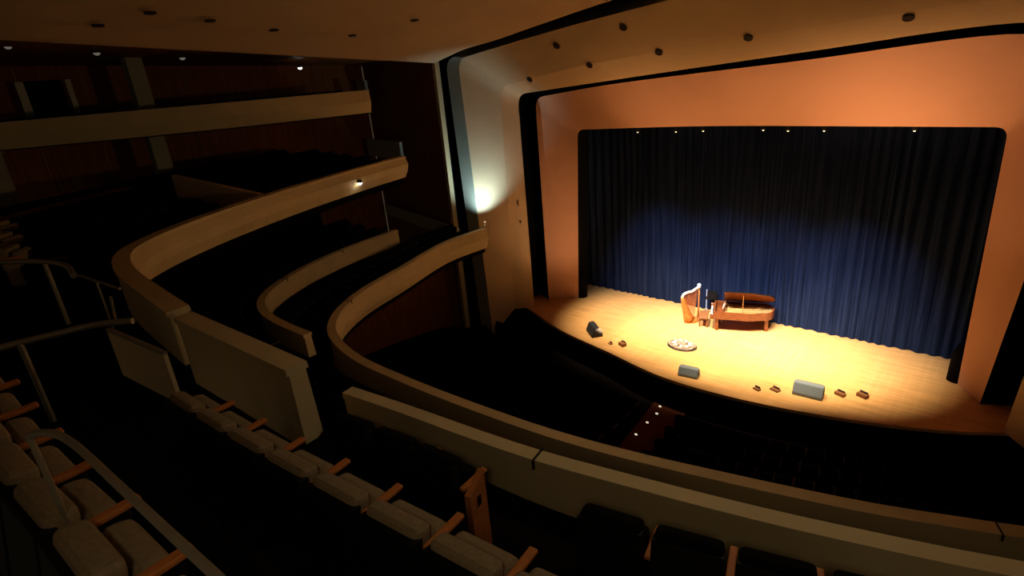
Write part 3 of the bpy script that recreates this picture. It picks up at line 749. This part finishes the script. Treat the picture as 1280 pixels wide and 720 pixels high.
# ------------------------------------------------------------------ grand piano
A0 = Vector((-9.42, 23.74, 0)); ang = math.radians(20)
t = thing('grand_piano', 'open mahogany grand piano standing before the navy curtain', 'piano', A0, ang)
Wd = 1.42
def outline(L=2.62, x0=0.0, inset=0.0):
    pts = [(x0 + inset, Wd - inset), (x0 + inset, 0 + inset), (1.45, 0 + inset)]
    for k in range(1, 9):
        u = k / 8; pts.append((1.45 + (L - 0.35 - 1.45) * u - inset * u, inset + 0.20 * (0.5 - 0.5 * math.cos(math.pi * u))))
    for k in range(1, 9):
        a_ = -math.pi / 2 + math.pi * k / 8 * 1.0; cx, cy, rr_ = L - 0.45, (Wd + 0.20) / 2, (Wd - 0.20) / 2
        pts.append((cx + (0.45 - inset) * math.cos(a_), cy + (rr_ - inset) * math.sin(a_)))
    return pts
def wallring(bm, o, i, z0, z1):
    n = len(o); V = [[bm.verts.new((p[0], p[1], z)) for p in q] for q, z in ((o, z0), (o, z1), (i, z1), (i, z0))]
    for A_, B_ in ((0, 1), (1, 2), (2, 3), (3, 0)):
        for k in range(n): bm.faces.new((V[A_][k], V[A_][(k + 1) % n], V[B_][(k + 1) % n], V[B_][k]))
bm = bmesh.new(); wallring(bm, outline(), outline(inset=0.05), 0.62, 0.99); obj('rim', bm, PIANOW, t)
bm = bmesh.new(); prism(bm, outline(inset=0.05), 0.64, 0.70); obj('underside', bm, PIANOW, t)
bm = bmesh.new(); prism(bm, outline(x0=0.42, inset=0.06), 0.86, 0.885)
for k in range(5): tube(bm, [(0.6, 0.2 + 0.22 * k, 0.90), (2.2 - 0.1 * (4 - k), 0.5 + 0.16 * k, 0.92)], 0.022, 6)
obj('iron_plate', bm, IRON, t)
bm = bmesh.new(); prism(bm, [(-0.16, 0.03), (0.02, 0.03), (0.02, Wd - 0.03), (-0.16, Wd - 0.03)], 0.60, 0.70)
box(bm, (-0.07, 0.05, 0.76), (0.2, 0.09, 0.2), bev=0.02); box(bm, (-0.07, Wd - 0.05, 0.76), (0.2, 0.09, 0.2), bev=0.02); obj('key_bed', bm, PIANOW, t)
kb = bmesh.new(); prism(kb, [(-0.14, 0.11), (0.02, 0.11), (0.02, Wd - 0.11), (-0.14, Wd - 0.11)], 0.70, 0.735); kb_o = obj('keyboard', kb, PALE, t)
bm = bmesh.new()
for k in range(36):
    if k % 7 not in (2, 6): box(bm, (-0.02, 0.13 + (Wd - 0.28) * k / 35, 0.745), (0.10, 0.014, 0.02))
obj('black_keys', bm, LIDM, kb_o)
bm = bmesh.new(); box(bm, (0.45, Wd / 2, 1.08), (0.03, 0.8, 0.26), rot=Matrix.Rotation(math.radians(20), 3, 'Y'), bev=0.008); md = obj('music_desk', bm, PIANOW, t)
bm = bmesh.new(); box(bm, (0.42, Wd / 2 - 0.1, 1.08), (0.012, 0.42, 0.22), rot=Matrix.Rotation(math.radians(20), 3, 'Y')); obj('sheet_music', bm, PALE, md)
# lid: hinged on the far straight side, raised
op = math.radians(38)
def lidpt(p, dz): # p in plan, rotate about y = Wd, z = 1.0
    d = Wd - p[1]; return (p[0], Wd - d * math.cos(op) - dz * math.sin(op) * -1 * 0, 1.0 + d * math.sin(op) + dz * math.cos(op))
lo = outline(x0=0.42)
bm = bmesh.new()
for zz in (0.0,):
    a_ = [bm.verts.new(lidpt(p, 0.0)) for p in lo]; b_ = [bm.verts.new(lidpt(p, 0.06)) for p in lo]
    bm.faces.new(a_); bm.faces.new(b_[::-1])
    for k in range(len(lo)): bm.faces.new((a_[k], a_[(k + 1) % len(lo)], b_[(k + 1) % len(lo)], b_[k]))
for f in bm.faces:
    f.normal_update(); f.material_index = 1
bm.faces.ensure_lookup_table(); bm.faces[0].material_index = 0
obj('lid', bm, [PIANOW, LIDM], t)
bm = bmesh.new(); tube(bm, [(1.25, 0.06, 0.98), (1.25, Wd - (Wd - 0.15) * math.cos(op), 1.0 + (Wd - 0.15) * math.sin(op))], 0.014, 8); obj('lid_prop', bm, GOLDM, t)
for lx, ly in ((0.15, 0.15), (0.15, Wd - 0.15), (2.3, 0.42)):
    bm = bmesh.new(); box(bm, (lx, ly, 0.37), (0.16, 0.16, 0.52), bev=0.015); box(bm, (lx, ly, 0.12), (0.11, 0.11, 0.06)); lg = obj('leg', bm, PIANOW, t)
    bm = bmesh.new(); lathe(bm, [(0.03, 0), (0.05, 0.02), (0.05, 0.07), (0.03, 0.09)], 14, (lx, ly, 0)); obj('caster', bm, GOLDM, lg)
bm = bmesh.new(); box(bm, (0.35, Wd / 2, 0.38), (0.05, 0.24, 0.5), bev=0.01); box(bm, (0.3, Wd / 2, 0.1), (0.22, 0.32, 0.06), bev=0.01)
for k in (-1, 0, 1): box(bm, (0.16, Wd / 2 + 0.08 * k, 0.08), (0.14, 0.03, 0.02))
obj('pedal_lyre', bm, PIANOW, t)
# piano bench
c = pz(879, 405, 0)
t = thing('piano_bench', 'brown padded piano bench beside the keyboard', 'bench', (c.x, c.y + 0.02, 0), ang)
bm = bmesh.new(); box(bm, (0, 0, 0.47), (0.42, 0.86, 0.12), bev=0.035); obj('seat', bm, BROWNB, t)
for sx in (-1, 1):
    for sy in (-1, 1):
        bm = bmesh.new(); box(bm, (sx * 0.16, sy * 0.36, 0.205), (0.055, 0.055, 0.41), bev=0.008, taper=(1.3, 1.3)); obj('leg', bm, PIANOW, t)

# ------------------------------------------------------------------ concert harp
c = pz(864, 402, 0)
t = thing('harp', 'gilded concert harp standing left of the grand piano', 'harp', (c.x, c.y, 0), math.radians(48))
bm = bmesh.new(); lathe(bm, [(0.30, 0), (0.33, 0.02), (0.33, 0.07), (0.26, 0.12), (0.22, 0.2)], 20)
for v in bm.verts: v.co.y *= 0.72; v.co.x *= 1.15
obj('pedestal', bm, GOLDM, t, True)
bm = bmesh.new(); pts = []
secs = []
for k in range(9):
    u = k / 8; x = -0.12 - 0.38 * u; z = 0.16 + 1.18 * u; r = 0.24 * (1 - u) + 0.10
    secs.append((x, z, r))
tube(bm, [(x, 0, z) for x, z, r in secs], [r * 0.75 for x, z, r in secs], 14); obj('soundbox', bm, GOLDM, t, True)
bm = bmesh.new(); tube(bm, [(0.34, 0, 0.15), (0.35, 0, 0.8), (0.34, 0, 1.78)], [0.05, 0.035, 0.045], 12); pil = obj('pillar', bm, GOLDM, t, True)
bm = bmesh.new(); lathe(bm, [(0.05, 0), (0.09, 0.03), (0.07, 0.08), (0.10, 0.16), (0.07, 0.21), (0.02, 0.24)], 16, (0.34, 0, 1.74)); obj('crown', bm, BLUEW, pil, True)
bm = bmesh.new(); tube(bm, smooth_path([(-0.50, 0, 1.32), (-0.42, 0, 1.50), (-0.20, 0, 1.58), (0.0, 0, 1.60), (0.18, 0, 1.72), (0.34, 0, 1.80)], 0.05), 0.062, 10); obj('neck', bm, PALE, t, True)
bm = bmesh.new()
for k in range(22):
    u = k / 21; x0 = -0.44 + 0.70 * u; top = 1.40 + (0.16 if x0 < 0 else 0.16 + x0 * 0.5); zb = 1.28 - 1.02 * min(1, u * 1.0)
    tube(bm, [(x0 * 0.75 + -0.05, 0, max(zb, 0.28)), (x0, 0, top)], 0.009, 4)
obj('strings', bm, GOLDM, t)
# music stand behind the bench
c = pz(884, 389, 0)
t = thing('music_stand', 'black music stand with pale pole between harp and piano', 'music stand', (c.x, c.y - 0.15, 0), math.radians(20))
bm = bmesh.new(); tube(bm, [(0, 0, 0.05), (0, 0, 1.25)], 0.022, 8); obj('pole', bm, BLUEW, t)
bm = bmesh.new(); box(bm, (0.22, 0.02, 0.95), (0.52, 0.03, 0.42), rot=Matrix.Rotation(math.radians(-18), 3, 'X'), bev=0.01); obj('desk', bm, LIDM, t)
for k in range(3):
    a_ = k * 2.094; bm = bmesh.new(); tube(bm, [(0, 0, 0.16), (0.24 * math.cos(a_), 0.24 * math.sin(a_), 0.015)], 0.012, 6); obj('foot', bm, GUNM, t)

# ------------------------------------------------------------------ stage wedges, coil and floor boxes
def wedge(px, py, rz, m, label, w_=0.95, d_=0.55, h_=0.48):
    c = pz(px, py, 0); t = thing('stage_monitor', label, 'floor speaker', c, rz)
    bm = bmesh.new()
    prof = [(-d_ / 2, 0), (d_ / 2, 0), (d_ / 2, h_ * 0.45), (d_ * 0.18, h_), (-d_ * 0.22, h_ * 0.95), (-d_ / 2, h_ * 0.25)]
    a_ = [bm.verts.new((-w_ / 2, y_, z_)) for y_, z_ in prof]; b_ = [bm.verts.new((w_ / 2, y_, z_)) for y_, z_ in prof]
    bm.faces.new(a_); bm.faces.new(b_[::-1])
    for k in range(6): bm.faces.new((a_[k], a_[(k + 1) % 6], b_[(k + 1) % 6], b_[k]))
    bmesh.ops.bevel(bm, geom=bm.edges[:], offset=0.015, segments=2, affect='EDGES')
    obj('cabinet', bm, m, t)
    # grille on the sloping face
    p0 = Vector((0, d_ / 2, h_ * 0.45)); p1 = Vector((0, d_ * 0.18, h_)); g = (p0 + p1) / 2; dn = (p1 - p0); n_ = Vector((0, dn.z, -dn.y)).normalized()
    Mx = Matrix((Vector((1, 0, 0)), dn.normalized(), n_)).transposed()
    bm = bmesh.new(); box(bm, g + n_ * 0.012, (w_ * 0.86, dn.length * 0.84, 0.02), rot=Mx, bev=0.006); obj('grille', bm, GUNM, t)
    for s in (-1, 1):
        bm = bmesh.new(); box(bm, (s * (w_ / 2 + 0.008), -0.02, h_ * 0.5), (0.02, 0.16, 0.07), bev=0.006); obj('handle', bm, GUNM, t)
wedge(743, 417, math.radians(-38), DARKM, 'black wedge floor speaker at the left of the stage front', 0.9)
wedge(861, 469, math.radians(8), GREYM, 'grey wedge floor speaker at the middle of the stage front', 0.78, 0.45, 0.38)
wedge(1010, 493, math.radians(4), GREYM, 'grey wedge floor speaker at the right of the stage front', 1.0)
c = pz(852.5, 432.5, 0)
t = thing('cable_coil', 'round pale tangle of coiled cable lying on the lit stage floor', 'cable', c, math.radians(0))
bm = bmesh.new(); pts = []
for i in range(420):
    a_ = i * 0.31; r = 0.30 + 0.22 * math.sin(i * 0.071) + 0.05 * math.sin(i * 0.9); pts.append((r * 1.15 * math.cos(a_), r * 0.8 * math.sin(a_), 0.04 + 0.06 * abs(math.sin(i * 0.37))))
tube(bm, pts, 0.022, 6); obj('loops', bm, CABLE, t)
bm = bmesh.new(); tube(bm, [(0.66 * math.cos(k * .2094), 0.5 * math.sin(k * .2094), 0.03) for k in range(30)], 0.022, 6, closed=True); obj('outer_loop', bm, GUNM, t)
for k in range(9):
    a_ = k * 0.7; bm = bmesh.new(); box(bm, (0.38 * math.cos(a_), 0.28 * math.sin(a_), 0.12), (0.16, 0.11, 0.08), rot=Matrix.Rotation(a_ * 1.7, 3, 'Z'), bev=0.03); obj('connector', bm, PALE, t)
def floorbox(px, py, s, label, m=BROWNB, knob=True):
    c = pz(px, py, 0); t = thing('floor_box', label, 'floor box', c, math.radians(-20))
    bm = bmesh.new(); box(bm, (0, 0, s[2] / 2), s, bev=0.015); obj('case', bm, m, t)
    if knob:
        bm = bmesh.new(); box(bm, (0, s[1] * 0.3, s[2] + 0.03), (s[0] * 0.8, 0.03, 0.08), bev=0.008); obj('flap', bm, GUNM, t)
floorbox(778, 432, (0.32, 0.24, 0.16), 'brown floor box right of the black floor speaker')
floorbox(763, 430, (0.2, 0.14, 0.05), 'flat dark floor box touching the left floor speaker shadow')
floorbox(946, 487, (0.26, 0.16, 0.07), 'low brown floor box left of the right grey speaker')
floorbox(969, 488, (0.34, 0.22, 0.07), 'flat brown floor box nearest the right grey speaker')
floorbox(1050, 494, (0.34, 0.2, 0.12), 'brown floor box just right of the right grey speaker')
floorbox(1078, 496, (0.36, 0.22, 0.14), 'rightmost brown floor box on the stage front')
# wall fittings on the outer portal panel
for x, y, lab, s in ((649, 246, 'small switch box on the pale portal panel', (0.16, 0.06, 0.26)), (652, 271, 'smaller switch box below another on the portal panel', (0.1, 0.05, 0.12))):
    d, p, i = near_surface(x, y, S1O, CRE)
    bm = bmesh.new(); box(bm, p + Vector((0.03, -0.03, 0)), s, rot=Matrix.Rotation(math.radians(-50), 3, 'Z'), bev=0.012); tag(obj('switch_box', bm, PLASTER), lab, 'switch box')
# rounded black side piece at the right foot of the opening
for X, s in ((-0.30, -1), (-17.25, 1)):
    bm = bmesh.new(); tube(bm, [(X, 24.3, 0), (X, 24.3, 1.1), (X + s * 0.05, 24.3, 1.5)], [0.3, 0.28, 0.1], 14)
    tag(obj('stage_post', bm, BLACKM, smooth=True), 'rounded black post at the %s foot of the stage opening' % ('right' if s < 0 else 'left'), 'post')
# small clamp lamp on the tip of the lowest balcony (the cool light on the portal panel)
p = Vector((-19.05, 18.9, 5.42))
t = thing('clamp_lamp', 'small white clamp lamp on the tip of the lowest balcony', 'lamp', p)
bm = bmesh.new(); lathe(bm, [(0.05, -0.14), (0.05, -0.11), (0.02, -0.10), (0.02, -0.02), (0.05, 0.0), (0.06, 0.06)], 12); obj('stand', bm, CHROME, t)
